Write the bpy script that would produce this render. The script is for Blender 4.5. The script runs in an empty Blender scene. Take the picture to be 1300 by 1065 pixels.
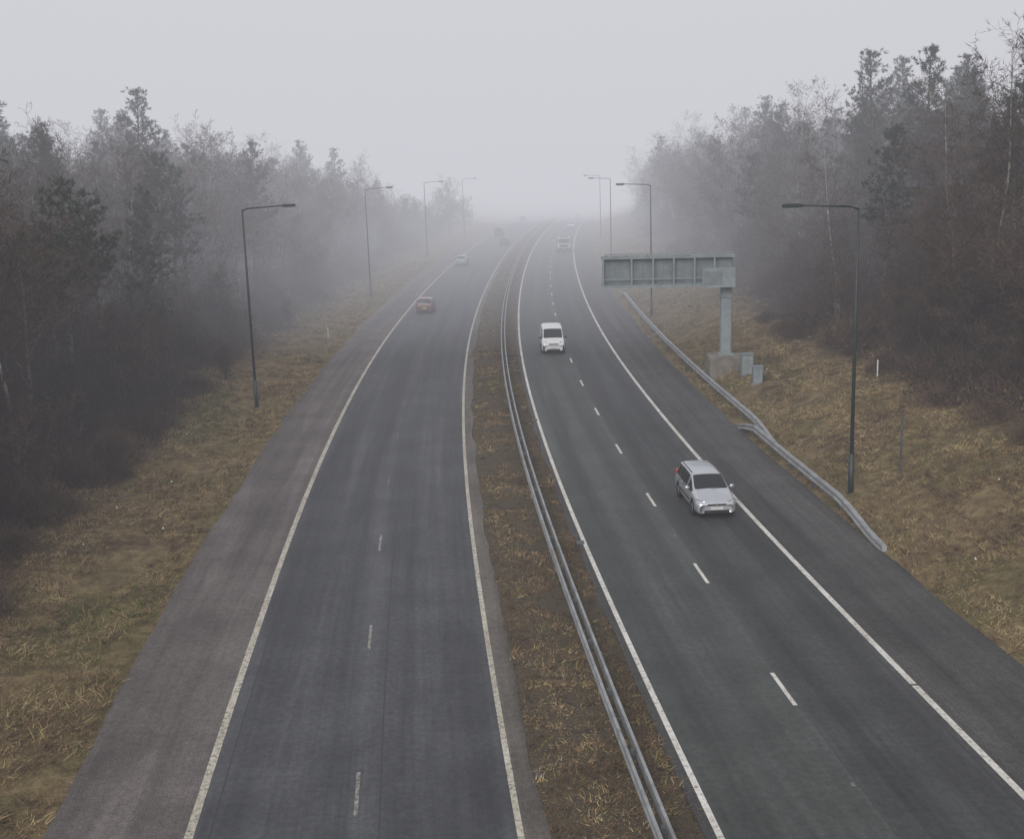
import bpy, math, random, numpy as np
from mathutils import Vector, Matrix, noise
random.seed(7); rng=np.random.default_rng(7)
S=bpy.context.scene
COL=S.collection

# ------------------------------------------------------------ alignment
KY=[-80,0,20,34,43,52,61,70,80,90,104,128,156,194,244,312,400,600,1000,3000]
KD=[-.17,-.12,-.095,-.08,-.07,-.057,-.045,-.034,-.022,-.010,.006,.024,.038,.055,.078,.105,.13,.18,.24,.3]
_ys=np.arange(-80,3001,1.0); _d=np.interp(_ys,KY,KD)
_c=np.concatenate([[0],np.cumsum((_d[1:]+_d[:-1])/2)])
_c=_c+7.32-np.interp(29.2,_ys,_c)
def cx(y): return float(np.interp(y,_ys,_c))
def hd(y): return math.atan(float(np.interp(y,KY,KD)))
def smooth(a,b,x):
    x=min(1,max(0,(x-a)/(b-a))); return x*x*(3-2*x)
PT=[-2500,-400,-120,-60,-45,-34,-28,-23,-19.5,-18.85,-18.4,-7.5,-7.2,-5.6,-4.2,-3.95,7.1,7.45,8.2,9.5,12,16,22,30,50,120,400,2500]
PZ=[ 6,6,5,3.6,2.6,1.2,.45,.15,.06,.03,-.05,-.05,.03,.07,.03,-.05,-.05,.03,.15,.6,1.5,2.7,3.9,4.6,5.2,6,6,6]
def gz(y,t):
    z=float(np.interp(t,PT,PZ))
    if t<-18.6 or t>7.3:
        a=smooth(0,6,(-18.6-t) if t<0 else (t-7.3))
        z+=a*(.45*noise.noise((t*.12,y*.09,1.3))+.22*noise.noise((t*.5,y*.45,4.3)))+.04*noise.noise((t*1.7,y*1.7,9))
    elif -7.3<t<-4.0:
        z+=.05*noise.noise((t*1.5,y*1.1,2))
    return z
def P(y,t,z=None):
    return (cx(y)+t,y,gz(y,t) if z is None else z)

# ------------------------------------------------------------ materials
def newmat(n):
    m=bpy.data.materials.new(n); m.use_nodes=True
    nt=m.node_tree; b=nt.nodes['Principled BSDF']; return m,nt,b
def N(nt,t,**k):
    n=nt.nodes.new(t)
    for a,v in k.items(): setattr(n,a,v)
    return n
def ramp(nt,fac,stops):
    r=N(nt,'ShaderNodeValToRGB'); e=r.color_ramp.elements
    while len(e)<len(stops): e.new(.5)
    for x,(p,c) in zip(e,stops):
        x.position=p; x.color=(*c,1) if len(c)==3 else c
    nt.links.new(fac,r.inputs[0]); return r.outputs[0]
def nz(nt,vec,scale,detail=4,rough=.6,sc=None):
    if sc:
        mp=N(nt,'ShaderNodeMapping'); mp.inputs['Scale'].default_value=sc
        nt.links.new(vec,mp.inputs[0]); vec=mp.outputs[0]
    n=N(nt,'ShaderNodeTexNoise'); n.inputs['Scale'].default_value=scale
    n.inputs['Detail'].default_value=detail; n.inputs['Roughness'].default_value=rough
    nt.links.new(vec,n.inputs['Vector']); return n.outputs['Fac']
def mix(nt,a,b,fac,mode='MIX'):
    m=N(nt,'ShaderNodeMix',data_type='RGBA',blend_type=mode)
    for s,v in ((m.inputs[0],fac),(m.inputs[6],a),(m.inputs[7],b)):
        if isinstance(v,(int,float)): s.default_value=v
        elif isinstance(v,tuple): s.default_value=(*v,1)
        else: nt.links.new(v,s)
    return m.outputs[2]
def bump(nt,b,h,st,dist=.02):
    bp=N(nt,'ShaderNodeBump'); bp.inputs['Strength'].default_value=st; bp.inputs['Distance'].default_value=dist
    nt.links.new(h,bp.inputs['Height']); nt.links.new(bp.outputs[0],b.inputs['Normal'])
def simple(n,c,rough=.6,metal=0,var=.25,scale=3,spec=.5,dark=None):
    m,nt,b=newmat(n); tc=N(nt,'ShaderNodeTexCoord')
    f=nz(nt,tc.outputs['Object'],scale,5)
    c2=dark or tuple(x*(1-var) for x in c)
    nt.links.new(ramp(nt,f,[(.3,c2),(.65,c)]),b.inputs['Base Color'])
    b.inputs['Roughness'].default_value=rough; b.inputs['Metallic'].default_value=metal
    b.inputs['Specular IOR Level'].default_value=spec
    return m
def asphalt(n,lo,hi,track=.0,tc0=0,rough=.62,speck=.35,spec=.3,lane=None):
    m,nt,b=newmat(n); tc=N(nt,'ShaderNodeTexCoord'); uv=tc.outputs['UV']; ob=tc.outputs['Object']
    f=nz(nt,uv,1,6,.7,(1.6,.03,1))          # long streaks along the lane
    c=ramp(nt,f,[(.32,lo),(.68,hi)])
    f2=nz(nt,ob,.35,6,.65)
    c=mix(nt,c,ramp(nt,f2,[(.35,(.72,.72,.72)),(.68,(1.2,1.2,1.2))]),.95,'MULTIPLY')
    fm=nz(nt,ob,5,5,.75)
    c=mix(nt,c,ramp(nt,fm,[(.35,(.75,.75,.75)),(.65,(1.25,1.25,1.25))]),.85,'MULTIPLY')
    f3=nz(nt,ob,24,3,.8)
    c=mix(nt,c,ramp(nt,f3,[(.35,(.45,.45,.45)),(.68,(1.6,1.6,1.6))]),speck,'MULTIPLY')
    sx=N(nt,'ShaderNodeSeparateXYZ'); nt.links.new(uv,sx.inputs[0])
    m1=N(nt,'ShaderNodeMath',operation='MULTIPLY_ADD'); m1.inputs[1].default_value=2*math.pi/1.825; m1.inputs[2].default_value=-tc0*2*math.pi/1.825
    nt.links.new(sx.outputs[0],m1.inputs[0])
    m2=N(nt,'ShaderNodeMath',operation='COSINE'); nt.links.new(m1.outputs[0],m2.inputs[0])
    m3=N(nt,'ShaderNodeMath',operation='MULTIPLY_ADD'); m3.inputs[1].default_value=.5; m3.inputs[2].default_value=.5
    nt.links.new(m2.outputs[0],m3.inputs[0])
    wp=ramp(nt,m3.outputs[0],[(0,(1-track,)*3),(1,(1+track,)*3)])
    c=mix(nt,c,wp,1.0 if track else 0.0,'MULTIPLY')
    f4=nz(nt,uv,1,2,.5,(.25,.018,1))         # relaid bays
    c=mix(nt,c,ramp(nt,f4,[(.52,(1.06,1.06,1.06)),(.53,(.90,.90,.90))]),1.0,'MULTIPLY')
    if lane:                                  # one lane surfaced with a different mix
        r=N(nt,'ShaderNodeMapRange'); r.inputs[1].default_value=lane[0]; r.inputs[2].default_value=lane[0]+.12
        nt.links.new(sx.outputs[0],r.inputs[0]); c=mix(nt,c,mix(nt,c,lane[1],1.0,'MULTIPLY'),r.outputs[0])
    nt.links.new(c,b.inputs['Base Color'])
    b.inputs['Specular IOR Level'].default_value=spec
    rr=N(nt,'ShaderNodeMapRange'); rr.inputs['To Min'].default_value=rough-.1; rr.inputs['To Max'].default_value=rough+.14
    nt.links.new(f2,rr.inputs[0]); nt.links.new(rr.outputs[0],b.inputs['Roughness'])
    bump(nt,b,f3,.5,.008)
    return m
M={}
M['as_l']=asphalt('asphalt_blue_grey',(.046,.048,.053),(.086,.088,.095),.09,-11.6)
M['as_r']=asphalt('asphalt_grey',(.043,.049,.046),(.080,.087,.082),.14,0,lane=(.12,(.80,.755,.80)))
M['sh_l']=asphalt('shoulder_asphalt_brown',(.098,.086,.082),(.162,.143,.137),0,speck=.85,rough=.75,spec=.25)
M['sh_r']=asphalt('shoulder_asphalt_dark',(.046,.045,.045),(.094,.091,.089),0,speck=1,rough=.75,spec=.25)
M['strip']=asphalt('channel_strip',(.09,.08,.07),(.17,.155,.14),0,speck=.7,rough=.8,spec=.2)
def paintmat(n,col,wear):
    m,nt,b=newmat(n); tc=N(nt,'ShaderNodeTexCoord')
    f=nz(nt,tc.outputs['Object'],7,6,.75); f2=nz(nt,tc.outputs['Object'],.6,3)
    c=ramp(nt,f,[(wear-.08,tuple(x*.25 for x in col)),(wear+.1,col)])
    c=mix(nt,c,ramp(nt,f2,[(.3,(.7,.68,.63)),(.7,(1,1,1))]),1.0,'MULTIPLY')
    nt.links.new(c,b.inputs['Base Color']); b.inputs['Roughness'].default_value=.7
    return m
M['line']=paintmat('road_paint_white',(.74,.73,.70),.40)
M['line_y']=paintmat('road_paint_weathered',(.60,.57,.49),.44)
M['line_w']=paintmat('road_paint_worn',(.48,.47,.45),.51)
M['line_f']=paintmat('road_paint_faded',(.26,.26,.25),.53)
def ground():
    m,nt,b=newmat('verge_ground'); tc=N(nt,'ShaderNodeTexCoord'); uv=tc.outputs['UV']; ob=tc.outputs['Object']
    n1=nz(nt,ob,.22,5,.6); n2=nz(nt,ob,2.2,6,.7); n3=nz(nt,ob,14,4,.7)
    grass=ramp(nt,n1,[(.3,(.105,.072,.046)),(.46,(.225,.175,.098)),(.58,(.145,.122,.060)),(.72,(.255,.20,.115))])
    grass=mix(nt,grass,ramp(nt,n2,[(.3,(.40,.38,.35)),(.7,(1.4,1.34,1.28))]),.9,'MULTIPLY')
    wood=ramp(nt,n2,[(.3,(.034,.025,.019)),(.7,(.105,.074,.052))])
    med=ramp(nt,n2,[(.3,(.036,.029,.021)),(.5,(.108,.086,.060)),(.7,(.080,.074,.038))])
    sx=N(nt,'ShaderNodeSeparateXYZ'); nt.links.new(uv,sx.inputs[0])
    def mr(a,b_,t0=0,t1=1):
        r=N(nt,'ShaderNodeMapRange'); r.inputs[1].default_value=a; r.inputs[2].default_value=b_
        ad=N(nt,'ShaderNodeMath',operation='MULTIPLY_ADD'); ad.inputs[1].default_value=6; nt.links.new(n1,ad.inputs[0]); nt.links.new(sx.outputs[0],ad.inputs[2])
        nt.links.new(ad.outputs[0],r.inputs[0]); return r.outputs[0]
    c=mix(nt,grass,wood,mr(-20,-24)); c=mix(nt,c,wood,mr(17,20))
    g=N(nt,'ShaderNodeMath',operation='COMPARE'); g.inputs[1].default_value=-5.7; g.inputs[2].default_value=2.2
    nt.links.new(sx.outputs[0],g.inputs[0]); c=mix(nt,c,med,g.outputs[0])
    c=mix(nt,c,ramp(nt,n3,[(.3,(.5,.5,.5)),(.7,(1.35,1.35,1.35))]),.9,'MULTIPLY')
    nt.links.new(c,b.inputs['Base Color']); b.inputs['Roughness'].default_value=.95; b.inputs['Specular IOR Level'].default_value=.1
    bump(nt,b,n3,1,.06); return m
M['ground']=ground()
def leaf(n,a,b_,scale=1.5):
    m,nt,b=newmat(n); tc=N(nt,'ShaderNodeTexCoord'); oi=N(nt,'ShaderNodeObjectInfo')
    f=nz(nt,tc.outputs['Object'],scale,1)
    c=ramp(nt,f,[(.35,a),(.65,b_)])
    c=mix(nt,c,ramp(nt,oi.outputs['Random'],[(0,(.6,.62,.6)),(1,(1.35,1.28,1.2))]),1.0,'MULTIPLY')
    nt.links.new(c,b.inputs['Base Color']); b.inputs['Roughness'].default_value=.85; b.inputs['Specular IOR Level'].default_value=.1
    return m
M['needle']=leaf('pine_needles',(.018,.026,.016),(.050,.066,.036))
M['bark']=leaf('bark_brown',(.060,.051,.043),(.155,.134,.112),4)
M['birch']=leaf('birch_bark',(.16,.15,.135),(.52,.50,.46),2.5)
M['twig']=leaf('winter_twigs',(.056,.041,.034),(.122,.091,.072),.8)
M['bramble']=leaf('bramble_leaves',(.075,.046,.028),(.140,.098,.050),2)
M['g1']=leaf('straw_grass',(.22,.17,.092),(.37,.30,.175),.5)
M['g2']=leaf('olive_grass',(.130,.106,.050),(.225,.185,.092),.5)
M['g3']=leaf('green_grass',(.062,.078,.028),(.115,.130,.048),.5)
M['g4']=leaf('dead_stems',(.085,.058,.040),(.175,.122,.080),.5)
M['galv']=simple('galvanised_steel',(.36,.375,.385),.6,.2,.45,2)
M['galvd']=simple('weathered_steel',(.12,.125,.13),.6,.3,.5,3)
M['lamp']=simple('lamp_column_paint',(.032,.042,.042),.55,0,.4,2)
M['sign']=simple('sign_frame_grey',(.29,.335,.35),.55,.1,.3,1.5)
M['signp']=simple('sign_back_panel',(.23,.265,.28),.6,.1,.28,2)
M['conc']=simple('concrete',(.23,.205,.175),.85,0,.55,1.5)
M['rub']=simple('tyre_rubber',(.02,.02,.02),.8)
M['rim']=simple('wheel_rim',(.4,.41,.42),.35,.7)
M['glass']=simple('car_glass',(.015,.018,.02),.08,0,.1,spec=.5)
M['black']=simple('black_plastic',(.02,.02,.022),.5)
M['tar']=simple('tar_seal',(.035,.035,.037),.6)
M['lens']=simple('headlamp_glass',(.38,.40,.42),.15,.3)
M['red']=simple('tail_lamp_red',(.45,.02,.015),.25)
M['plate']=simple('number_plate',(.7,.7,.66),.5)
M['platey']=simple('number_plate_yellow',(.7,.55,.05),.5)
M['stud']=simple('stud_metal',(.16,.16,.15),.6)
M['white']=simple('white_paint',(.72,.73,.73),.35,0,.12,2)
def carpaint(n,c,metal=.0,rough=.3): 
    m=simple(n,c,rough,metal,.12,1.5); m.node_tree.nodes['Principled BSDF'].inputs['Coat Weight'].default_value=.5; return m
M['silver']=carpaint('silver_paint',(.56,.58,.62),.5)
M['cwhite']=carpaint('van_white_paint',(.78,.79,.79))
M['cred']=carpaint('dark_red_paint',(.13,.055,.055))
M['cblue']=carpaint('silver_blue_paint',(.30,.40,.54))
M['cdark']=carpaint('dark_paint',(.025,.028,.03))

# ------------------------------------------------------------ mesh helpers
def link(o,parent=None,col=None):
    (col or COL).objects.link(o)
    if parent: o.parent=parent
    return o
def mobj(name,V,F,mats,fm=None,parent=None,smooth_=False,uv=None,col=None,lnk=True):
    me=bpy.data.meshes.new(name); me.from_pydata([tuple(v) for v in V],[],[tuple(f) for f in F])
    for m in mats: me.materials.append(m)
    if fm is not None: me.polygons.foreach_set('material_index',fm)
    if smooth_: me.polygons.foreach_set('use_smooth',[True]*len(me.polygons))
    if uv is not None:
        l=me.uv_layers.new(name='UVMap'); idx=np.zeros(len(me.loops),dtype=np.int32); me.loops.foreach_get('vertex_index',idx)
        l.data.foreach_set('uv',np.asarray(uv,dtype=np.float32)[idx].ravel())
    me.update(); o=bpy.data.objects.new(name,me)
    if lnk: link(o,parent,col)
    return o
def fast(name,V,F,mats,fm=None):
    me=bpy.data.meshes.new(name); n=len(V); m=len(F)
    me.vertices.add(n); me.vertices.foreach_set('co',V.astype(np.float32).ravel())
    me.loops.add(m*3); me.loops.foreach_set('vertex_index',F.astype(np.int32).ravel())
    me.polygons.add(m); me.polygons.foreach_set('loop_start',np.arange(0,m*3,3,dtype=np.int32))
    for a in mats: me.materials.append(a)
    if fm is not None: me.polygons.foreach_set('material_index',fm.astype(np.int32))
    me.update(calc_edges=True); me.validate(); return me
def empty(name,loc=(0,0,0),rz=0):
    e=bpy.data.objects.new(name,None); e.empty_display_size=.5; e.location=loc; e.rotation_euler=(0,0,rz); COL.objects.link(e); return e
class B:
    def __init__(s): s.V=[];s.F=[];s.m=[]
    def add(s,V,F,mi=0):
        k=len(s.V); s.V+=[tuple(v) for v in V]; s.F+=[tuple(i+k for i in f) for f in F]; s.m+=[mi]*len(F)
    def box(s,x0,x1,y0,y1,z0,z1,mi=0,ch=0):
        if ch:
            c=ch; ring=lambda z,i:[(x0+i,y0+c,z),(x0+c,y0+i,z),(x1-c,y0+i,z),(x1-i,y0+c,z),(x1-i,y1-c,z),(x1-c,y1-i,z),(x0+c,y1-i,z),(x0+i,y1-c,z)]
            V=ring(z0,0)+ring(z1-c*.6,0)+[((x-(x0+x1)/2)*(1-2*c/(x1-x0))+(x0+x1)/2,(y-(y0+y1)/2)*(1-2*c/(y1-y0))+(y0+y1)/2,z1) for x,y,_ in ring(z1,0)]
            F=[tuple(range(7,-1,-1)),tuple(range(16,24))]
            for r in (0,8):
                for i in range(8): F.append((r+i,r+(i+1)%8,r+8+(i+1)%8,r+8+i))
            s.add(V,F,mi); return
        V=[(x,y,z) for z in (z0,z1) for x,y in ((x0,y0),(x1,y0),(x1,y1),(x0,y1))]
        s.add(V,[(3,2,1,0),(4,5,6,7),(0,1,5,4),(1,2,6,5),(2,3,7,6),(3,0,4,7)],mi)
    def tube(s,a,b,r0,r1,n=8,mi=0,cap=True):
        a=Vector(a);b=Vector(b);d=(b-a).normalized(); u=d.orthogonal().normalized(); w=d.cross(u)
        V=[];
        for p,r in ((a,r0),(b,r1)):
            for i in range(n):
                t=2*math.pi*i/n; V.append(p+u*math.cos(t)*r+w*math.sin(t)*r)
        F=[(i,(i+1)%n,n+(i+1)%n,n+i) for i in range(n)]
        if cap: F+= [tuple(range(n-1,-1,-1)),tuple(range(n,2*n))]
        s.add(V,F,mi)
    def obj(s,name,mats,parent=None,smooth_=False,**k): return mobj(name,s.V,s.F,mats,s.m,parent,smooth_,**k)

# ------------------------------------------------------------ ground + road
YS=list(np.arange(-60,200,1.5))+list(np.arange(200,420,5))+list(np.arange(420,1000,30))+[1100,1300,1600,2000,2600]
TS=sorted(set([-2500,-900,-400,-200,-120,-90,-70,-60,-52,-45,-40,-34,-31]+[round(-29+.9*i,2) for i in range(11)]+[-19.1,-18.85,-18.62,-18.4,-13,-7.6,-7.35,-7.15,-6.6,-6,-5.4,-4.8,-4.3,-4.08,-3.88,1.5,7.0,7.25,7.5,7.9,8.4]+[9.2+.9*i for i in range(12)]+[21,24,27,30,35,42,50,62,80,120,200,400,900,2500]))
V=[];UV=[];F=[]
for y in YS:
    for t in TS:
        V.append(P(y,t)); UV.append((t,y))
n=len(TS)
for j in range(len(YS)-1):
    for i in range(n-1):
        a=j*n+i; F.append((a,a+1,a+n+1,a+n))
mobj('ground',V,F,[M['ground']],smooth_=True,uv=UV)
RY=[y for y in YS if y<=1000]
def strip(name,t0,t1,z,mat,ys=RY,nt=2,ragged=0):
    V=[];UV=[];F=[]
    for y in ys:
        for i in range(nt):
            t=t0+(t1-t0)*i/(nt-1)
            if ragged and ((ragged<0 and i==0) or (ragged>0 and i==nt-1)): t+=ragged*(noise.noise((t,y*.35,3))*.8)
            V.append((cx(y)+t,y,z)); UV.append((t,y))
    for j in range(len(ys)-1):
        for i in range(nt-1):
            a=j*nt+i; F.append((a,a+1,a+nt+1,a+nt))
    return mobj(name,V,F,[mat],uv=UV)
CL=-11.6
strip('carriageway',CL-3.65,CL+3.65,0,M['as_l'])
strip('carriageway',-3.65,3.65,0,M['as_r'])
strip('hard_shoulder',CL-6.98,CL-3.65,0,M['sh_l'],ragged=-.3,nt=3)
strip('hard_shoulder',3.65,7.2,0,M['sh_r'],ragged=.25,nt=3)
strip('road_edge_strip',CL+3.65,CL+4.22,0,M['strip'],ragged=.25,nt=3)
strip('road_edge_strip',-3.98,-3.65,0,M['sh_r'],ragged=-.25,nt=3)
def lines(name,items,mat):
    V=[];UV=[];F=[]
    for t,w,y0,y1,z in items:
        k=max(1,int((y1-y0)/1.5)); 
        for j in range(k+1):
            y=y0+(y1-y0)*j/k; c=cx(y); b=len(V)
            V+=[(c+t-w/2,y,z),(c+t+w/2,y,z)]; UV+=[(t-w/2,y),(t+w/2,y)]
            if j<k: F.append((b,b+1,b+3,b+2))
    return mobj(name,V,F,[mat],uv=UV)
lines('edge_line',[(CL-3.65,.20,-60,600,.004),(CL+3.65,.15,-60,600,.004)],M['line_y'])
lines('edge_line',[(-3.65,.16,-60,600,.004)]+[(3.65,.19,y,y+17.9,.004) for y in np.arange(-60.7,400,18)],M['line'])
lines('lane_marking',[(0,.12,y-1,y+1,.004) for y in np.arange(29.2-9.17*9,430,9.17)],M['line'])
lines('lane_marking',[(CL,.09,y-.95,y+.95,.004) for y in np.arange(33.4-9.1*9,46,9.1)],M['line_w'])
lines('lane_marking',[(CL,.08,y-.9,y+.9,.004) for y in np.arange(33.4+9.1*2,230,9.1)],M['line_f'])
b=B()
for y in np.arange(29.2-9.17*3,120,18.34):
    c=cx(y+4.2); b.box(c-.05,c+.05,y+4.1,y+4.26,.001,.018,0,.02)
b.obj('road_stud',[M['stud']])
lines('tar_joint',[(CL+.55,.03,-60,200,.003),(CL-3.2,.03,-60,200,.003),(.14,.025,-60,200,.003),(3.35,.04,-60,200,.003)],M['tar'])
b=B()
for y in np.arange(20,150,22):
    c=cx(y)-3.82; b.box(c-.16,c+.16,y-.22,y+.22,.001,.012)
    c=cx(y)+CL+3.95; b.box(c-.16,c+.16,y+5-.22,y+5+.22,.001,.012)
b.obj('drain_grating',[M['galvd']])

# ------------------------------------------------------------ crash barriers
def rail(b,t0,prof,y0,y1,step,side,base,drop=None,mi=0,closed=False):
    ys=np.arange(y0,y1+.01,step); n=len(prof); V=[];F=[]
    for y in ys:
        dz=drop(y) if drop else 0
        for p,z in prof: V.append((cx(y)+t0+p*side,y,z+base(y)-dz))
    for j in range(len(ys)-1):
        for i in range(n if closed else n-1):
            a=j*n+i; c=j*n+(i+1)%n; F.append((a,c,c+n,a+n))
    if closed: F+=[tuple(range(n)),tuple(range(len(V)-n,len(V)))[::-1]]
    b.add(V,F,mi)
MB=[(-.03,.70),(.045,.70),(.055,.66),(.055,.60),(.02,.57),(.02,.53),(.055,.50),(.055,.43),(-.03,.42)]
b=B(); bt=-5.05
rail(b,bt+.13,MB,-20,560,4,1,lambda y:0.02,closed=True); rail(b,bt-.13,MB,-20,560,4,-1,lambda y:0.02,closed=True)
for y in np.arange(-20,300,3.2):
    c=cx(y)+bt; b.box(c-.04,c+.04,y-.05,y+.05,-.05,.69,1); b.box(c-.1,c+.1,y-.04,y+.04,.52,.60,1)
b.obj('median_crash_barrier',[M['galv'],M['galvd']])
RB=[(-.12,.80),(.06,.80),(.075,.76),(.075,.70),(.03,.66),(.03,.60),(.075,.56),(.075,.49),(.05,.46),(-.12,.46)]
def vb(name,y0,y1,t,d0,d1):
    b=B(); g=lambda y:max(0,gz(y,7.6))*.6
    def drop(y): return .62*(1-smooth(0,d0,y-y0))+.62*(1-smooth(0,d1,y1-y))
    rail(b,t,RB,y0,y1,1.6,-1,g,drop,closed=True)
    for y in np.arange(y0+2,y1-1,3.2):
        c=cx(y)+t+.18; b.box(c-.05,c+.05,y-.06,y+.06,-.1,g(y)+.74-drop(y),1)
    b.obj(name,[M['galv'],M['galvd']])
vb('roadside_crash_barrier',40.2,61,7.25,5,3)
vb('roadside_crash_barrier',54.5,130,7.85,6,8)

# ------------------------------------------------------------ street lamps
def lamp(y,t,side,fo=3.2):
    x,yy,z=P(y,t); e=empty('street_lamp',(x,yy,z-.05),-hd(y)); e.rotation_euler=(0,random.gauss(-.012,.006),-hd(y))
    b=B(); b.tube((0,0,-.2),(0,0,1.7),.125,.12,10); b.tube((0,0,1.7),(0,0,1.8),.12,.085,10,cap=False)
    b.tube((0,0,1.8),(0,0,12.2),.085,.05,10); b.tube((0,0,-.1),(0,0,.06),.25,.25,4)
    b.obj('column',[M['lamp']],e,True)
    b=B(); b.tube((0,0,12.15),(side*.35,0,12.27),.05,.045,8); b.tube((side*.35,0,12.27),(side*(fo-.7),0,12.38),.045,.035,8)
    b.obj('arm',[M['lamp']],e,True)
    b=B(); a,c=sorted((side*(fo-.8),side*fo)); b.box(a,c,-.14,.14,12.30,12.46,0,.06); b.box(a+.12,c-.1,-.10,.10,12.25,12.30,1)
    b.obj('lantern',[M['lamp'],M['lens']],e)
for y in (9.5,69.0,130,190,250): lamp(y,CL-9.2,1)
lamp(-14,8.4,-1); lamp(47.0,8.5,-1)
for y in (106,166,226): lamp(y,8.9,-1)

# ------------------------------------------------------------ cantilever sign gantry
ge=empty('overhead_sign_gantry',(cx(74.5)+9.55,74.5,0.06),-.02)
b=B(); b.box(-1.15,1.1,-.9,.9,-.4,1.75,0,.08); b.obj('concrete_base',[M['conc']],ge)
b=B(); b.box(-.36,.36,-.3,.3,1.77,8.42,0,.06); b.box(-.5,.5,-.42,.42,1.752,1.85,0); b.box(-.42,.42,-.36,.36,5.6,5.68,0)
for k in range(4): b.box(-.40,-.365,-.2,.2,2.4+k*1.1,2.44+k*1.1,0)
b.obj('column',[M['sign']],ge)
b=B(); xl=-8.2
b.box(xl,.42,-.75,-.45,8.28,8.5); b.box(xl,.42,-.75,-.45,6.4,6.58); b.box(xl,.3,-.70,-.62,6.93,6.99)
for x in (xl,-6.35,-4.95,-3.6,-2.25,-.95): b.box(x,x+.12,-.74,-.46,6.581,8.279)
b.box(xl+.01,.40,.45,.7,8.25,8.42); b.box(xl+.01,.40,.45,.7,6.45,6.6)
for x in (xl+.02,-4.1,.2): b.box(x,x+.12,-.449,.449,8.28,8.4); b.box(x,x+.12,-.449,.449,6.46,6.56)
b.tube((xl+.2,-.8,8.62),(.3,-.8,8.62),.03,.03,6)
for x in np.arange(xl+.2,.4,1.35): b.tube((x,-.8,8.45),(x,-.8,8.62),.02,.02,5)
b.obj('frame',[M['sign']],ge)
b=B(); b.box(xl+.05,.3,-.40,-.36,6.5,8.35)
for x in np.arange(xl+.4,.2,.45): b.box(x,x+.03,-.43,-.401,6.6,8.27)
b.obj('sign_panel',[M['signp']],ge)
b=B(); b.box(-1.75,.46,-1.02,-.76,6.35,7.62,0,.04); b.box(-1.6,-.4,-1.045,-1.03,6.55,7.4,1); b.obj('equipment_box',[M['sign'],M['signp']],ge)
def cabinet(y,t,w,h):
    x,yy,z=P(y,t); e=empty('roadside_cabinet',(x,yy,z))
    b=B(); b.box(-w/2,w/2,-.25,.25,0,h,0,.03); b.box(-w/2-.03,w/2+.03,-.28,.28,h+.002,h+.06,0); b.box(-w/2-.05,w/2+.05,-.3,.3,-.4,-.002,1)
    b.obj('body',[M['signp'],M['conc']],e)
    b=B(); b.box(-w/2+.04,-.01,-.262,-.252,.08,h-.12); b.box(.01,w/2-.04,-.262,-.252,.08,h-.12); b.obj('doors',[M['sign']],e)
cabinet(71.8,10.35,.75,1.35); cabinet(68.9,10.3,.6,1.05)
def post(name,y,t,h,r,mat):
    x,yy,z=P(y,t); b=B(); b.tube((x,yy,z-.2),(x,yy,z+h),r,r*.9,8,0); b.tube((x,yy,z+h),(x,yy,z+h+.03),r*1.15,r*.7,8,0)
    b.tube((x,yy,z-.1),(x,yy,z+.05),r*1.8,r*1.3,8,0)
    b.obj(name,[M[mat]])
post('sign_post',47.0,10.6,2.6,.05,'galvd')
post('marker_post',62,15.2,.9,.045,'white'); post('marker_post',99,CL-8.9,.8,.04,'white')

# ------------------------------------------------------------ vehicles
def loft(stn,matf,parent,paint,name='body'):
    V=[];F=[];m=[]
    for (y,zb,zm,zbt,zc,zt,w,wr) in stn:
        h=[(0,zb),(w*.88,zb),(w*.98,zb+.10),(w,zm),(w*.97,zbt),(wr,zc),(wr*.93,zt-.012),(0,zt+.015)]
        ring=h+[(-x,z) for x,z in h[-2:0:-1]]
        V+=[(x,y,z) for x,z in ring]
    n=14
    for i in range(len(stn)-1):
        for j in range(n):
            F.append((i*n+j,i*n+(j+1)%n,(i+1)*n+(j+1)%n,(i+1)*n+j)); jj=j if j<7 else 13-j
            m.append(matf(i,jj))
    F.append(tuple(range(n))); m.append(0); k=(len(stn)-1)*n; F.append(tuple(range(k+n-1,k-1,-1))); m.append(0)
    o=mobj(name,V,F,[paint,M['glass'],M['black']],m,parent,True)
    me=o.data; cr=me.attributes.new('crease_edge','FLOAT','EDGE'); val=np.zeros(len(me.edges),dtype=np.float32)
    cv=me.attributes.new('crease_vert','FLOAT','POINT'); vv=np.zeros(len(me.vertices),dtype=np.float32)
    ef={};vf={}
    for p in me.polygons:
        for k in p.edge_keys: ef.setdefault(k,[]).append(p.material_index)
        for k in p.vertices: vf.setdefault(k,[]).append(p.material_index)
    for e_ in me.edges:
        a=ef.get(tuple(sorted(e_.vertices)),[])
        if len(a)==2 and a[0]!=a[1] and 1 in a: val[e_.index]=.8
    for k,a in vf.items():
        if 1 in a and 0 in a and abs(me.vertices[k].co.x)>.1: vv[k]=.75
    cr.data.foreach_set('value',val); cv.data.foreach_set('value',vv)
    sd=o.modifiers.new('s','SUBSURF'); sd.levels=2; sd.render_levels=2
    return o
def wheels(e,ys,w,r=.31):
    b=B()
    for y in ys:
        for s in (-1,1):
            b.tube((s*(w-.16),y,r+.03),(s*(w+.004),y,r+.03),r+.055,r+.055,20,2)
            b.tube((s*(w-.2),y,r),(s*(w+.012),y,r),r,r,20,0); b.tube((s*(w-.1),y,r),(s*(w+.02),y,r),r*.62,r*.55,14,1)
            for k in range(5):
                a=k*2*math.pi/5; b.tube((s*(w+.024),y+math.cos(a)*r*.1,r+math.sin(a)*r*.1),(s*(w+.024),y+math.cos(a)*r*.5,r+math.sin(a)*r*.5),.02,.02,4,2)
    b.obj('wheels',[M['rub'],M['rim'],M['black']],e)
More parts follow.
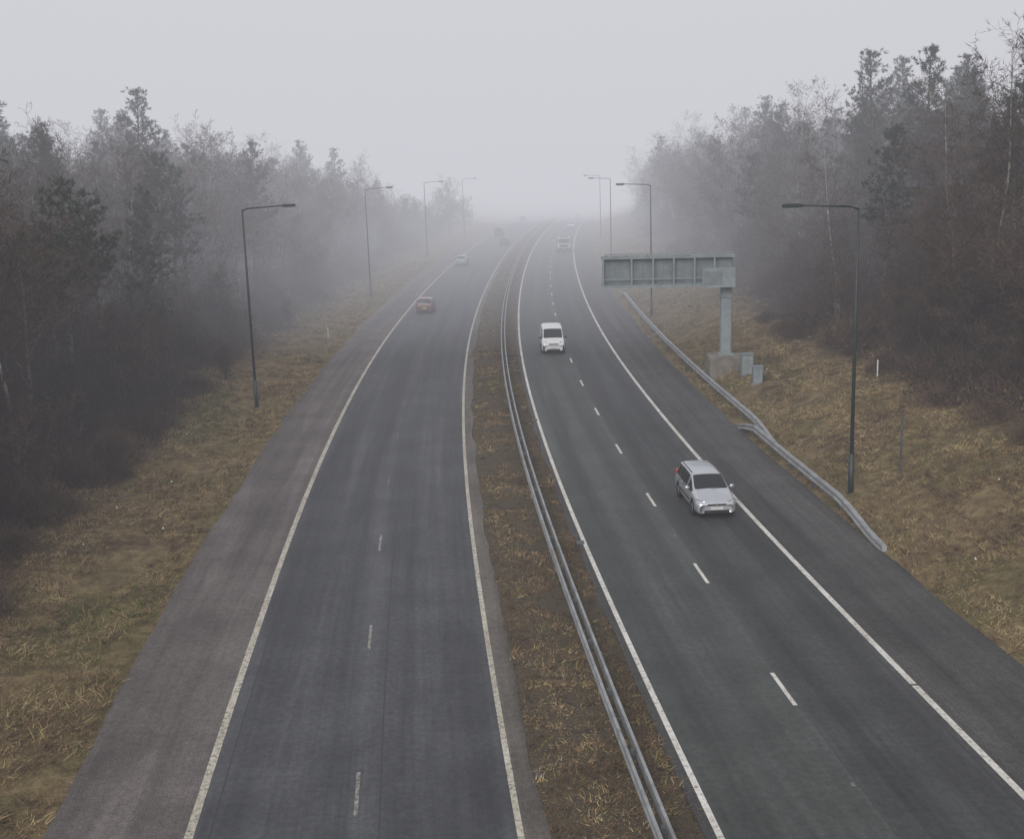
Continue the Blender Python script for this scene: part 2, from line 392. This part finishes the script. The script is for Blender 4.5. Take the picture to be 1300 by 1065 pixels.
def ell(b,c,r,mi,n=8):
    V=[];F=[]
    for i in range(n+1):
        for j in range(n):
            a=math.pi*i/n; t=2*math.pi*j/n; V.append((c[0]+r[0]*math.sin(a)*math.cos(t),c[1]+r[1]*math.sin(a)*math.sin(t),c[2]+r[2]*math.cos(a)))
    for i in range(n):
        for j in range(n): F.append((i*n+j,i*n+(j+1)%n,(i+1)*n+(j+1)%n,(i+1)*n+j))
    b.add(V,F,mi)
EST=[(0.00,.28,.42,.56,.60,.62,.70,.60),(0.04,.20,.45,.63,.68,.70,.78,.68),(0.25,.18,.50,.72,.78,.82,.84,.74),(0.65,.18,.55,.82,.88,.93,.86,.76),(0.92,.18,.56,.88,.94,.99,.87,.77),(1.0,.18,.56,.90,.96,1.02,.87,.77),
 (1.78,.18,.56,.93,1.36,1.45,.87,.66),(1.88,.18,.56,.93,1.39,1.48,.87,.655),(2.62,.18,.56,.94,1.42,1.51,.87,.65),(2.72,.18,.56,.94,1.42,1.51,.87,.65),(3.38,.18,.56,.95,1.41,1.50,.87,.645),(3.48,.18,.56,.95,1.41,1.495,.87,.645),
 (4.0,.2,.56,.96,1.36,1.46,.86,.63),(4.08,.2,.56,.96,1.33,1.43,.86,.63),(4.25,.22,.56,.95,1.0,1.03,.84,.70),(4.30,.26,.54,.85,.90,.92,.82,.70),(4.33,.30,.5,.62,.66,.68,.78,.66)]
def fest(i,j):
    if i==5 and j in (6,4): return 1
    if i in (7,9,11) and j==4: return 1
    if i in (8,10) and j==4: return 2
    if i==13 and j==6: return 1
    if j==0: return 2
    return 0
HAT=[s for s in EST if s[0]<=3.4]+[(3.5,.2,.56,.95,1.36,1.46,.86,.63),(3.60,.2,.56,.95,1.32,1.42,.85,.62),(3.82,.22,.56,.93,1.0,1.03,.83,.70),(3.88,.26,.54,.85,.90,.92,.82,.70),(3.92,.30,.5,.62,.66,.68,.78,.66)]
def fhat(i,j):
    if i==5 and j in (6,4): return 1
    if i in (7,9) and j==4: return 1
    if i==8 and j==4: return 2
    if i==12 and j==6: return 1
    if j==0: return 2
    return 0
VAN=[(0.00,.28,.45,.62,.66,.68,.74,.62),(0.04,.20,.5,.76,.82,.84,.84,.72),(0.25,.18,.55,.90,.96,.99,.90,.78),(0.55,.18,.6,1.0,1.06,1.10,.92,.80),(0.72,.18,.6,1.05,1.11,1.16,.93,.82),
 (1.40,.18,.6,1.12,1.70,1.82,.93,.76),(1.52,.18,.6,1.12,1.76,1.87,.93,.78),(2.25,.18,.6,1.14,1.80,1.91,.93,.80),(2.4,.18,.6,1.14,1.81,1.92,.93,.81),(3.6,.18,.6,1.14,1.82,1.92,.93,.82),(4.2,.2,.6,1.14,1.80,1.91,.92,.82),(4.3,.22,.6,1.14,1.75,1.87,.91,.81),(4.38,.25,.6,1.1,1.3,1.32,.90,.84),(4.40,.32,.55,.8,.84,.86,.86,.78)]
def fvan(i,j):
    if i==4 and j in (6,4): return 1
    if i==6 and j==4: return 1
    if i==0 and j<=3: return 2
    if j==0: return 2
    return 0
def car(name,y,t,toward,kind,paint):
    L={'e':4.33,'h':3.92,'v':4.4}[kind]; hh=hd(y+L/2)
    rz=-hh if toward else math.pi-hh
    fy=y if toward else y+L
    e=empty(name,(cx(fy)+t,fy,.012),rz)
    st,fn,w=(EST,fest,.87) if kind=='e' else (HAT,fhat,.87) if kind=='h' else (VAN,fvan,.93)
    loft(st,fn,e,paint)
    wheels(e,(.80,L-.85),w-.012,.32)
    hz=.64 if kind!='v' else .80; b=B()
    for s in (-1,1):
        x0,x1=s*.48,s*.79; zz=hz+.01
        b.add([(x0,.045,zz-.06),(x1,.14,zz-.05),(x1+s*.035,.40,zz+.10),(x1-s*.03,.28,zz+.14),(x0,.13,zz+.10)],[(0,1,2,3,4)],0)
        b.add([(x1,.14,zz-.05),(x1+s*.04,.30,zz-.02),(x1+s*.035,.40,zz+.10)],[(0,1,2)],0)
    o=b.obj('headlamps',[M['lens']],e); so_=o.modifiers.new('t','SOLIDIFY'); so_.thickness=.06; so_.offset=0
    b=B(); b.box(-.38,.38,-.005,.10,hz-.06,hz+.01,0); b.box(-.02,.02,-.02,.1,hz-.06,hz+.03,2); b.box(-.52,.52,-.012,.04,.28,.39,0); b.box(-.26,.26,-.03,-.014,.42,.52,1)
    b.obj('grille',[M['black'],M['plate'],M['rim']],e)
    b=B(); tz=.90 if kind!='v' else .95
    for s in (-1,1): ell(b,(s*(w-.12),L-.10,tz),(.10,.10,.19),0)
    b.obj('tail_lamps',[M['red']],e,True)
    b=B(); b.box(-.26,.26,L-.01,L+.015,.5,.6,1); b.box(-.6,.6,L-.05,L+.005,.34,.42,0); b.obj('rear_bumper_trim',[M['black'],M['platey']],e)
    b=B(); mz=1.02 if kind!='v' else 1.17; my=1.3 if kind!='v' else 1.05
    for s in (-1,1): ell(b,(s*(w+.08),my,mz),(.11,.06,.08),0); b.tube((s*(w-.06),my+.04,mz-.05),(s*(w+.06),my,mz-.02),.02,.02,5,0)
    b.obj('mirrors',[paint if kind!='v' else M['black']],e,True)
    b=B()
    if kind=='e':
        for s in (-1,1): b.tube((s*.60,1.95,1.50),(s*.59,3.95,1.49),.018,.018,6,1)
    if kind!='v':
        b.tube((-.6,.99,1.03),(.0,1.10,1.10),.012,.01,5,1); b.tube((.02,.99,1.05),(.6,1.08,1.07),.012,.01,5,1)
    for s in (-1,1): 
        x0,x1=sorted((s*(w+.001),s*(w+.018)))
        if kind!='v': b.box(x0,x1,1.25,L-1.3,.52,.58,1)
        else: b.box(x0,x1,1.25,L-1.3,.5,.6,1)
        for yy in ((1.95,2.68) if kind!='v' else (1.9,)):
            b.box(min(s*(w-.02),s*(w+.012)),max(s*(w-.02),s*(w+.012)),yy+.45,yy+.6,.86,.89,1)
    b.obj('trim',[paint,M['black']],e)
    return e
car('silver_estate_car',44.5,2.12,True,'e',M['silver'])
car('white_van',87.3,-1.15,True,'v',M['cwhite'])
car('white_car',271,1.9,True,'h',M['cwhite'])
car('silver_car',318,1.8,True,'h',M['silver'])
car('red_car',114.6,CL-1.65,False,'h',M['cred'])
car('silver_blue_car',172,CL-2.0,False,'h',M['cblue'])
car('dark_car',217,CL+1.9,False,'h',M['cdark'])
car('dark_van',246,CL-1.5,False,'v',M['cdark'])
car('dark_car',314,CL-1.6,False,'h',M['cdark'])
# lorry
yl=196; e=empty('white_tipper_lorry',(cx(yl)+2.0,yl,.01),-hd(yl+3))
b=B(); b.box(-1.12,1.12,0,1.75,.55,1.45,0,.08); b.obj('cab_lower',[M['cwhite']],e)
b=B(); V=[(-1.12,.02,1.452),(1.12,.02,1.452),(1.12,1.7,1.452),(-1.12,1.7,1.452),(-1.0,.22,2.45),(1.0,.22,2.45),(1.0,1.65,2.45),(-1.0,1.65,2.45)]
b.add(V,[(3,2,1,0),(4,5,6,7),(0,1,5,4),(1,2,6,5),(2,3,7,6),(3,0,4,7)]); b.obj('cab_upper',[M['cwhite']],e)
b=B(); b.add([(-.98,.02,1.5),(.98,.02,1.5),(.90,.165,2.25),(-.90,.165,2.25)],[(0,1,2,3)],0)
for s in (-1,1): b.add([(s*1.125,.35,1.5),(s*1.125,1.2,1.5),(s*1.045,1.2,2.2),(s*1.045,.4,2.2)],[(0,1,2,3)],0)
b.obj('windows',[M['glass']],e)
b=B(); b.box(-.7,.7,-.02,-.002,.85,1.25,0); b.box(-1.12,1.12,-.1,-.03,.42,.72,0); b.box(-.95,-.6,-.12,-.101,.5,.66,1); b.box(.6,.95,-.12,-.101,.5,.66,1); b.box(-.26,.26,-.12,-.101,.48,.58,2)
b.box(-.8,.8,.6,.8,2.46,2.54,0); b.obj('front_trim',[M['black'],M['lens'],M['plate'],M['platey']],e)
b=B(); b.box(-1.2,1.2,1.95,6.3,1.05,2.2,0,.03); b.box(-.45,.45,1.75,6.2,.6,.9,1)
for k in range(6): 
    for s in (-1,1): b.box(min(s*1.202,s*1.25),max(s*1.202,s*1.25),2.1+k*.8,2.2+k*.8,1.06,2.15,0)
b.obj('tipper_body',[M['signp'],M['black']],e)
b=B()
for s in (-1,1): b.box(min(s*1.15,s*1.3),max(s*1.15,s*1.3),.1,.2,1.5,2.0)
b.obj('mirrors',[M['black']],e)
wheels(e,(.95,4.3,5.4),1.12,.46)

# ------------------------------------------------------------ vegetation prototypes
def tri_blades(C,D,L,W,rg):
    n=len(C); D=D/np.linalg.norm(D,axis=1,keepdims=True)
    r=rg.normal(size=(n,3)); s=np.cross(D,r); s/=np.linalg.norm(s,axis=1,keepdims=True)
    V=np.empty((n,3,3)); V[:,0]=C-s*W[:,None]/2; V[:,1]=C+s*W[:,None]/2; V[:,2]=C+D*L[:,None]
    return V.reshape(-1,3),np.arange(n*3).reshape(-1,3)
def tubes(segs,n):
    A=np.array([s[0] for s in segs]);Bb=np.array([s[1] for s in segs]);R0=np.array([s[2] for s in segs]);R1=np.array([s[3] for s in segs])
    D=Bb-A; D/=np.linalg.norm(D,axis=1,keepdims=True)+1e-9
    ref=np.where(np.abs(D[:,2:3])<.9,np.array([[0,0,1.]]),np.array([[1.,0,0]])); U=np.cross(D,ref); U/=np.linalg.norm(U,axis=1,keepdims=True); Wv=np.cross(D,U)
    m=len(segs); V=np.empty((m,2*n,3))
    for i in range(n):
        t=2*math.pi*i/n; o=U*math.cos(t)+Wv*math.sin(t); V[:,i]=A+o*R0[:,None]; V[:,n+i]=Bb+o*R1[:,None]
    f=[]
    for i in range(n):
        k=(i+1)%n; f+= [(i,k,n+k),(i,n+k,n+i)]
    F=(np.array(f)[None]+(np.arange(m)*2*n)[:,None,None]).reshape(-1,3)
    return V.reshape(-1,3),F
def combine(name,parts,mats):
    Vs=[];Fs=[];ms=[];k=0
    for V,F,mi in parts:
        Vs.append(V);Fs.append(F+k);ms.append(np.full(len(F),mi));k+=len(V)
    return fast(name,np.concatenate(Vs),np.concatenate(Fs),mats,np.concatenate(ms))
def pine(seed,h,maxr):
    rg=np.random.default_rng(seed); big=[];small=[];cc=[];cd=[]
    p=np.array([0,0,-.5]); pts=[p]; k=14; lean=rg.normal(0,.012,2)
    for i in range(1,k+1):
        z=h*i/k; pts.append(np.array([lean[0]*z+rg.normal(0,.05),lean[1]*z+rg.normal(0,.05),z]))
    rad=lambda z: .17*(1-z/h)**.8+.02
    for i in range(k): big.append((pts[i],pts[i+1],rad(max(0,pts[i][2])),rad(pts[i+1][2]*.999)))
    def at(z):
        f=min(k-.001,max(0,z/h*k)); i=int(f); return pts[i]+(pts[i+1]-pts[i])*(f-i)
    cb=.42*h+rg.random()*.12*h; z=cb-3
    while z<h-.1:
        f=(z-cb)/(h-cb)
        if f<0: Lm=1.6
        else: Lm=maxr*(math.sin(min(1,f*2.2+.45)*math.pi/2))*(1-f)**.6+.3
        for q in range(rg.integers(4,7)):
            a=rg.random()*6.283; up=.2+.7*max(0,f)+rg.normal(0,.15); L=Lm*(.4+.8*rg.random())
            d=np.array([math.cos(a),math.sin(a),up]); d/=np.linalg.norm(d)
            s=at(z+rg.normal(0,.1)); e=s+d*L; mid=s+d*L*.5+np.array([0,0,-.06*L])
            small+= [(s,mid,.035,.022),(mid,e,.022,.008)]
            if f<0: continue
            nc=max(3,int(L*5))
            for c in range(nc):
                g=.3+.7*(c+1)/nc; base=(s+(mid-s)*g*2 if g<.5 else mid+(e-mid)*(g-.5)*2)
                off=rg.normal(0,.16*L*(1.1-g)+.1,3)*np.array([1,1,.6])
                cc.append(base+off); dd=d*.8+off*1.5+np.array([0,0,.5]); cd.append(dd/np.linalg.norm(dd))
        z+=.38+.22*rg.random()
    for q in range(6): cc.append(at(h-.08*q)); cd.append(np.array([0,0,1.]))
    cc=np.array(cc);cd=np.array(cd); nb=14
    C=np.repeat(cc,nb,0)+rg.normal(0,.05,(len(cc)*nb,3)); D=np.repeat(cd,nb,0)*.9+rg.normal(0,.62,(len(cc)*nb,3))
    L=rg.uniform(.16,.36,len(C)); W=rg.uniform(.035,.06,len(C))
    return combine('pine_tree',[(*tubes(big,7),0),(*tubes(small,3),0),(*tri_blades(C,D,L,W,rg),1)],[M['bark'],M['needle']])
def bare(seed,h,name='bare_tree',bark='bark',stems=1,spread=.45,n1=20,upb=.55,r0=.13,cb=.25,lv=(6,5,4)):
    rg=np.random.default_rng(seed); T=[[],[],[]]; tips=[]
    def br(p,d,L,r,lv_):
        ns=(10,5,3,2)[lv_]; pts=[p]; dirs=[]
        dd=d.copy()
        for i in range(ns):
            dd=dd+rg.normal(0,(.05,.13,.2,.25)[lv_],3)+np.array([0,0,(.02,.07,.06,.05)[lv_]]); dd/=np.linalg.norm(dd)
            q=pts[-1]+dd*L/ns; a=1-i/ns; b_=1-(i+1)/ns
            T[min(2,lv_)].append((pts[-1],q,r*(.15+.85*a),r*(.15+.85*b_))); pts.append(q); dirs.append(dd.copy())
        if lv_==3:
            for c in range(lv[2]):
                f=rg.random()*.9+.1; i=min(ns-1,int(f*ns)); q=pts[i]+(pts[i+1]-pts[i])*(f*ns-i)
                t=dirs[i]*.8+rg.normal(0,.5,3)+np.array([0,0,.15]); tips.append((q,t,L*(.4+.5*rg.random())))
            return
        cnt=n1 if lv_==0 else lv[lv_-1]
        for c in range(cnt):
            f=(cb+(1-cb)*(c+rg.random())/cnt) if lv_==0 else (.2+.78*(c+rg.random())/cnt)
            i=min(ns-1,int(f*ns)); q=pts[i]+(pts[i+1]-pts[i])*(f*ns-i)
            a=rg.random()*6.283; ref=np.cross(dirs[i],[.3,.5,.81]); ref/=np.linalg.norm(ref); o=np.cross(dirs[i],ref)
            side=ref*math.cos(a)+o*math.sin(a)
            t=dirs[i]*upb+side*(.75+.3*rg.random()); t/=np.linalg.norm(t)
            if lv_==0: l2=L*spread*(.45+.75*(1-f))*(.7+.5*rg.random())
            else: l2=L*(.62-.25*f)*(.7+.5*rg.random())
            br(q,t,l2,max(.007,r*(1-f*.8)*(.45,.5,.5)[lv_]),lv_+1)
    for s in range(stems):
        a=rg.random()*6.283; k=0 if stems==1 else .35
        d=np.array([math.cos(a)*k*rg.random(),math.sin(a)*k*rg.random(),1.]); d/=np.linalg.norm(d)
        br(np.array([rg.normal(0,.15)*(stems>1),rg.normal(0,.15)*(stems>1),-.4]),d,h*(.75+.25*rg.random() if stems>1 else 1),r0,0)
    parts=[(*tubes(T[0],7),0),(*tubes(T[1],4),0 if bark!='birch' else 1),(*tubes(T[2],3),1)]
    C=np.array([t[0] for t in tips]);D=np.array([t[1] for t in tips]);L=np.array([t[2] for t in tips])
    parts.append((*tri_blades(C,D,L,np.full(len(C),.028),rg),1))
    return combine(name,parts,[M[bark],M['twig']])
def thicket(seed):
    rg=np.random.default_rng(seed); n=1100
    C=rg.normal(0,.75,(n,3)); C[:,2]=np.abs(rg.normal(0,.35,n)); r=np.hypot(C[:,0],C[:,1])
    C[:,2]*=np.exp(-(r/1.3)**2)*1.8
    D=rg.normal(0,.7,(n,3)); D[:,2]=np.abs(D[:,2])+.35
    st=tri_blades(C,D,rg.uniform(.5,1.3,n),rg.uniform(.014,.034,n),rg)
    m=1200; C=rg.normal(0,.8,(m,3)); r=np.hypot(C[:,0],C[:,1]); C[:,2]=rg.random(m)*1.1*np.exp(-(r/1.4)**2)+.05
    lf=tri_blades(C,rg.normal(0,1,(m,3)),rg.uniform(.07,.14,m),rg.uniform(.06,.11,m),rg)
    return combine('bramble_thicket',[(*st,0),(*lf,1)],[M['twig'],M['bramble']])
PINES=[pine(11,17,2.7),pine(12,15,2.4),pine(13,18.5,2.9),pine(14,13,2.3),pine(15,16,2.1)]
BARES=[bare(21,14.5),bare(22,13,spread=.5),bare(23,15.5,spread=.38,n1=24,upb=.8),bare(24,11,stems=2,n1=14,spread=.5,r0=.1)]
BIRCH=[bare(31,14,'birch_tree','birch',1,.36,22,.75,.12,.3),bare(32,12,'birch_tree','birch',1,.4,20,.7,.10,.3)]
SHRUB=[bare(41,4.5,'shrub','bark',5,.5,10,.7,.04,.1,(5,4,3)),bare(42,3.4,'shrub','bark',6,.55,9,.7,.035,.05,(5,4,3)),bare(43,6.5,'shrub','bark',4,.45,13,.8,.06,.12,(5,5,3))]
THICK=[thicket(51),thicket(52),thicket(53)]
def place(name,me,y,t,s,col=None,sz=None):
    o=bpy.data.objects.new(name,me); x,yy,z=P(y,t); o.location=(x,yy,z-.05); o.rotation_euler=(random.gauss(0,.025),random.gauss(0,.025),random.random()*6.283)
    o.scale=(s,s,sz or s); (col or COL).objects.link(o); return o
wood=bpy.data.collections.new('woodland_trees'); under=bpy.data.collections.new('woodland_undergrowth')
def forest(side,tin,tout,y0,y1,step,hf):
    y=y0
    while y<y1:
        t=tin
        while t<tout:
            yy=y+random.uniform(-.5,.5)*step*1.1; tt=t+random.uniform(-.5,.5)*step*1.1; dep=t-tin
            edge=tin+1.6*noise.noise((yy*.07,side*5,0))
            tt=max(tt,edge); T=(CL-6.98-tt) if side<0 else (7.25+tt)
            h=hf(yy)*(.74+.34*random.random()+.14*noise.noise((yy*.05,tt*.05,side*7)))
            r=random.random(); front=dep<step*1.5
            pp=.13 if front else .52
            if side>0: pp+=.06
            if r<pp: me=random.choice(PINES); nm='pine_tree'; hh=16
            elif r<pp+.13: me=random.choice(BIRCH); nm='birch_tree'; hh=13
            else: me=random.choice(BARES); nm='bare_tree'; hh=14; h*=.84
            s=h/hh
            if front and 25<yy<200: place(nm,me,yy,T,s)
            else: place('wood_tree',me,yy,T,s,wood)
            t+=step
        y+=step
HL=lambda y: float(np.interp(y,[0,60,100,130,190,230,260],[15,15.5,17,15.5,14,10,6]))
HR=lambda y: float(np.interp(y,[0,60,100,160,230,300],[14.8,15.2,15.3,14.8,13,11]))
forest(-1,11.5,40,28,250,4.0,HL)
forest(1,11.5,40,28,280,4.0,HR)
for side,y1 in ((-1,260),(1,280)):
    for k in range(850):
        y=random.uniform(20,y1) if random.random()<.6 else random.uniform(20,110); d=random.triangular(8,28,11); T=(CL-6.98-d) if side<0 else (7.25+d+1.5)
        if random.random()<.55: place('shrub',random.choice(SHRUB),y,T,random.uniform(.6,1.25),under)
        else: place('bramble',random.choice(THICK),y,T,random.uniform(.9,1.8),under)
for k in range(90):
    y=random.uniform(30,75); d=random.uniform(6.5,11); place('bramble',random.choice(THICK),y,CL-6.98-d-1.5*noise.noise((y*.2,0,0)),random.uniform(.4,1.0),under)
for k in range(45):
    y=random.uniform(28,90); d=random.uniform(8,11.5); place('bramble',random.choice(THICK),y,7.25+d,random.uniform(.35,.8),under)
for c,nm in ((wood,'woodland'),(under,'undergrowth')):
    e=empty(nm); e.instance_type='COLLECTION'; e.instance_collection=c
for y,d,s in ((255,6,1.6),(262,7,2.1),(272,5,1.4),(240,7,1.3),(105,6.5,.5),(78,6,.45)): place('shrub',SHRUB[2],y,CL-6.98-d,s)
# cut and fallen branches lying on the near banks
b=B()
for k in range(46):
    s=random.choice((-1,-1,1)); y=random.uniform(20,60); d=random.uniform(2.5,9); T=(CL-6.98-d) if s<0 else 7.3+d
    x,yy,z=P(y,T); a=random.gauss(.3,.8); L=random.uniform(.5,1.8)
    p=Vector((x,yy,z+.12)); q=Vector(P(y+math.sin(a)*L,T+math.cos(a)*L))+Vector((0,0,.16)); b.tube(p,q,.03,.012,5)
    m_=p.lerp(q,.5); b.tube(m_,m_+Vector((random.gauss(0,.3),random.gauss(0,.3),.12)),.014,.005,4)
b.obj('fallen_branches',[M['bark']])

# ------------------------------------------------------------ grass
def grass(name,regs,mats,probs,hl):
    Cs=[];Ls=[];Ds=[];Ws=[];ms=[]
    for (t0,t1,y0,y1,n,pw) in regs:
        u=rng.random(n)**pw; ys=y0+(y1-y0)*u; ts=t0+(t1-t0)*rng.random(n)
        for y,t in zip(ys,ts):
            if noise.noise((t*.35,y*.35,8))<-.25: continue
            x,yy,z=P(y,t); nb=7; m=rng.choice(len(mats),p=probs)
            g=noise.noise((t*.15,y*.1,20))
            if g>.22 and rng.random()<.4: m=2
            if g<-.15 and rng.random()<.5: m=3
            l=rng.uniform(*hl)*(1+.6*noise.noise((t*.3,y*.3,5))); lean=rng.normal(0,.7,2)+np.array([.3,-.3])
            for q in range(nb):
                Cs.append((x+rng.normal(0,.10),yy+rng.normal(0,.10),z-.02)); Ds.append((lean[0]+rng.normal(0,.5),lean[1]+rng.normal(0,.5),.6)); Ls.append(l*rng.uniform(.5,1.1)); Ws.append(.020+y*.00025); ms.append(m)
    V,F=tri_blades(np.array(Cs),np.array(Ds),np.array(Ls),np.array(Ws),rng)
    me=fast(name,V,F,mats,np.array(ms)); link(bpy.data.objects.new(name,me))
G=[M['g1'],M['g2'],M['g3'],M['g4']]
grass('verge_grass',[(-30,-18.75,17,80,23000,1.35),(-28,-18.75,80,180,5000,1.2),(7.35,19,22,80,23000,1.35),(7.4,19,80,180,5000,1.2)],G,[.46,.27,.04,.23],(.14,.44))
grass('median_weeds',[(-7.25,-4.02,15,90,10000,1.5),(-7.2,-4.05,90,180,2000,1.2)],G,[.18,.20,.06,.56],(.06,.26))
b=B()
for k in range(18):
    s=random.choice((-1,1)); y=random.uniform(25,90); d=random.uniform(.6,6); T=(CL-6.98-d) if s<0 else 7.3+d
    x,yy,z=P(y,T); a=random.uniform(.03,.08); b.add([(x-a,yy,z+.1),(x,yy-a*.8,z+.16),(x+a,yy,z+.12),(x,yy+a,z+.2)],[(0,1,2),(0,2,3),(0,1,3)],0)
b.obj('litter',[M['white']])

# ------------------------------------------------------------ fog (real volumes, emission stands in for multiple scattering)
def fog(sig,front,x,y1,z0,z1,FC):
    m=bpy.data.materials.new('fog'); m.use_nodes=True; nt=m.node_tree; nt.nodes.clear()
    o=N(nt,'ShaderNodeOutputMaterial'); a=N(nt,'ShaderNodeVolumeAbsorption'); a.inputs['Color'].default_value=(0,0,0,1); a.inputs['Density'].default_value=sig
    em=N(nt,'ShaderNodeEmission'); em.inputs[0].default_value=(*FC,1); em.inputs[1].default_value=sig
    ad=N(nt,'ShaderNodeAddShader'); nt.links.new(a.outputs[0],ad.inputs[0]); nt.links.new(em.outputs[0],ad.inputs[1]); nt.links.new(ad.outputs[0],o.inputs['Volume'])
    yt,yb=front; V=[(-x,yb,z0),(x,yb,z0),(x,y1,z0),(-x,y1,z0),(-x,yt,z1),(x,yt,z1),(x,y1,z1),(-x,y1,z1)]
    b=B(); b.add(V,[(3,2,1,0),(4,5,6,7),(0,1,5,4),(1,2,6,5),(2,3,7,6),(3,0,4,7)]); b.obj('fog_bank',[m])
fog(.0014,(-300,-300),2400,2500,-12,92,(.52,.525,.58))
fog(.0046,(-60,105),2390,2490,-11,89,(.60,.605,.655))
fog(.0125,(-20,335),2380,2480,-10,86,(.75,.75,.78))

# ------------------------------------------------------------ world, sun, camera
w=bpy.data.worlds.new('World'); S.world=w; w.use_nodes=True; nt=w.node_tree; bg=nt.nodes['Background']
sk=N(nt,'ShaderNodeTexSky'); sk.sky_type='NISHITA'; sk.sun_disc=False; sk.sun_elevation=math.radians(38); sk.sun_rotation=math.radians(200); sk.dust_density=6; sk.air_density=1.0; sk.ozone_density=1
hs=N(nt,'ShaderNodeHueSaturation'); hs.inputs['Saturation'].default_value=.25
nt.links.new(sk.outputs[0],hs.inputs['Color']); nt.links.new(hs.outputs[0],bg.inputs[0]); bg.inputs[1].default_value=.125
sl=bpy.data.lights.new('sun','SUN'); sl.energy=.8; sl.angle=math.radians(30); sl.color=(1,.97,.93)
so=bpy.data.objects.new('sun',sl); COL.objects.link(so)
az=math.radians(200); el=math.radians(38)
dv=Vector((math.sin(az)*math.cos(el),math.cos(az)*math.cos(el),math.sin(el))); so.rotation_euler=dv.to_track_quat('Z','Y').to_euler(); so.location=(0,0,60)
cam=bpy.data.cameras.new('camera'); co=bpy.data.objects.new('camera',cam); COL.objects.link(co)
cam.sensor_width=36; cam.lens=1437/1300*36; cam.shift_y=-45/1300; cam.clip_end=6000; cam.clip_start=.1
co.location=(0,0,14.3)
co.rotation_euler=(Matrix.Rotation(math.radians(90-10.76),3,'X')@Matrix.Rotation(math.radians(-1.3),3,'Z')).to_euler()
S.camera=co
S.view_settings.view_transform='Standard'; S.view_settings.look='None'; S.view_settings.exposure=0
print('DONE',len(bpy.data.objects))
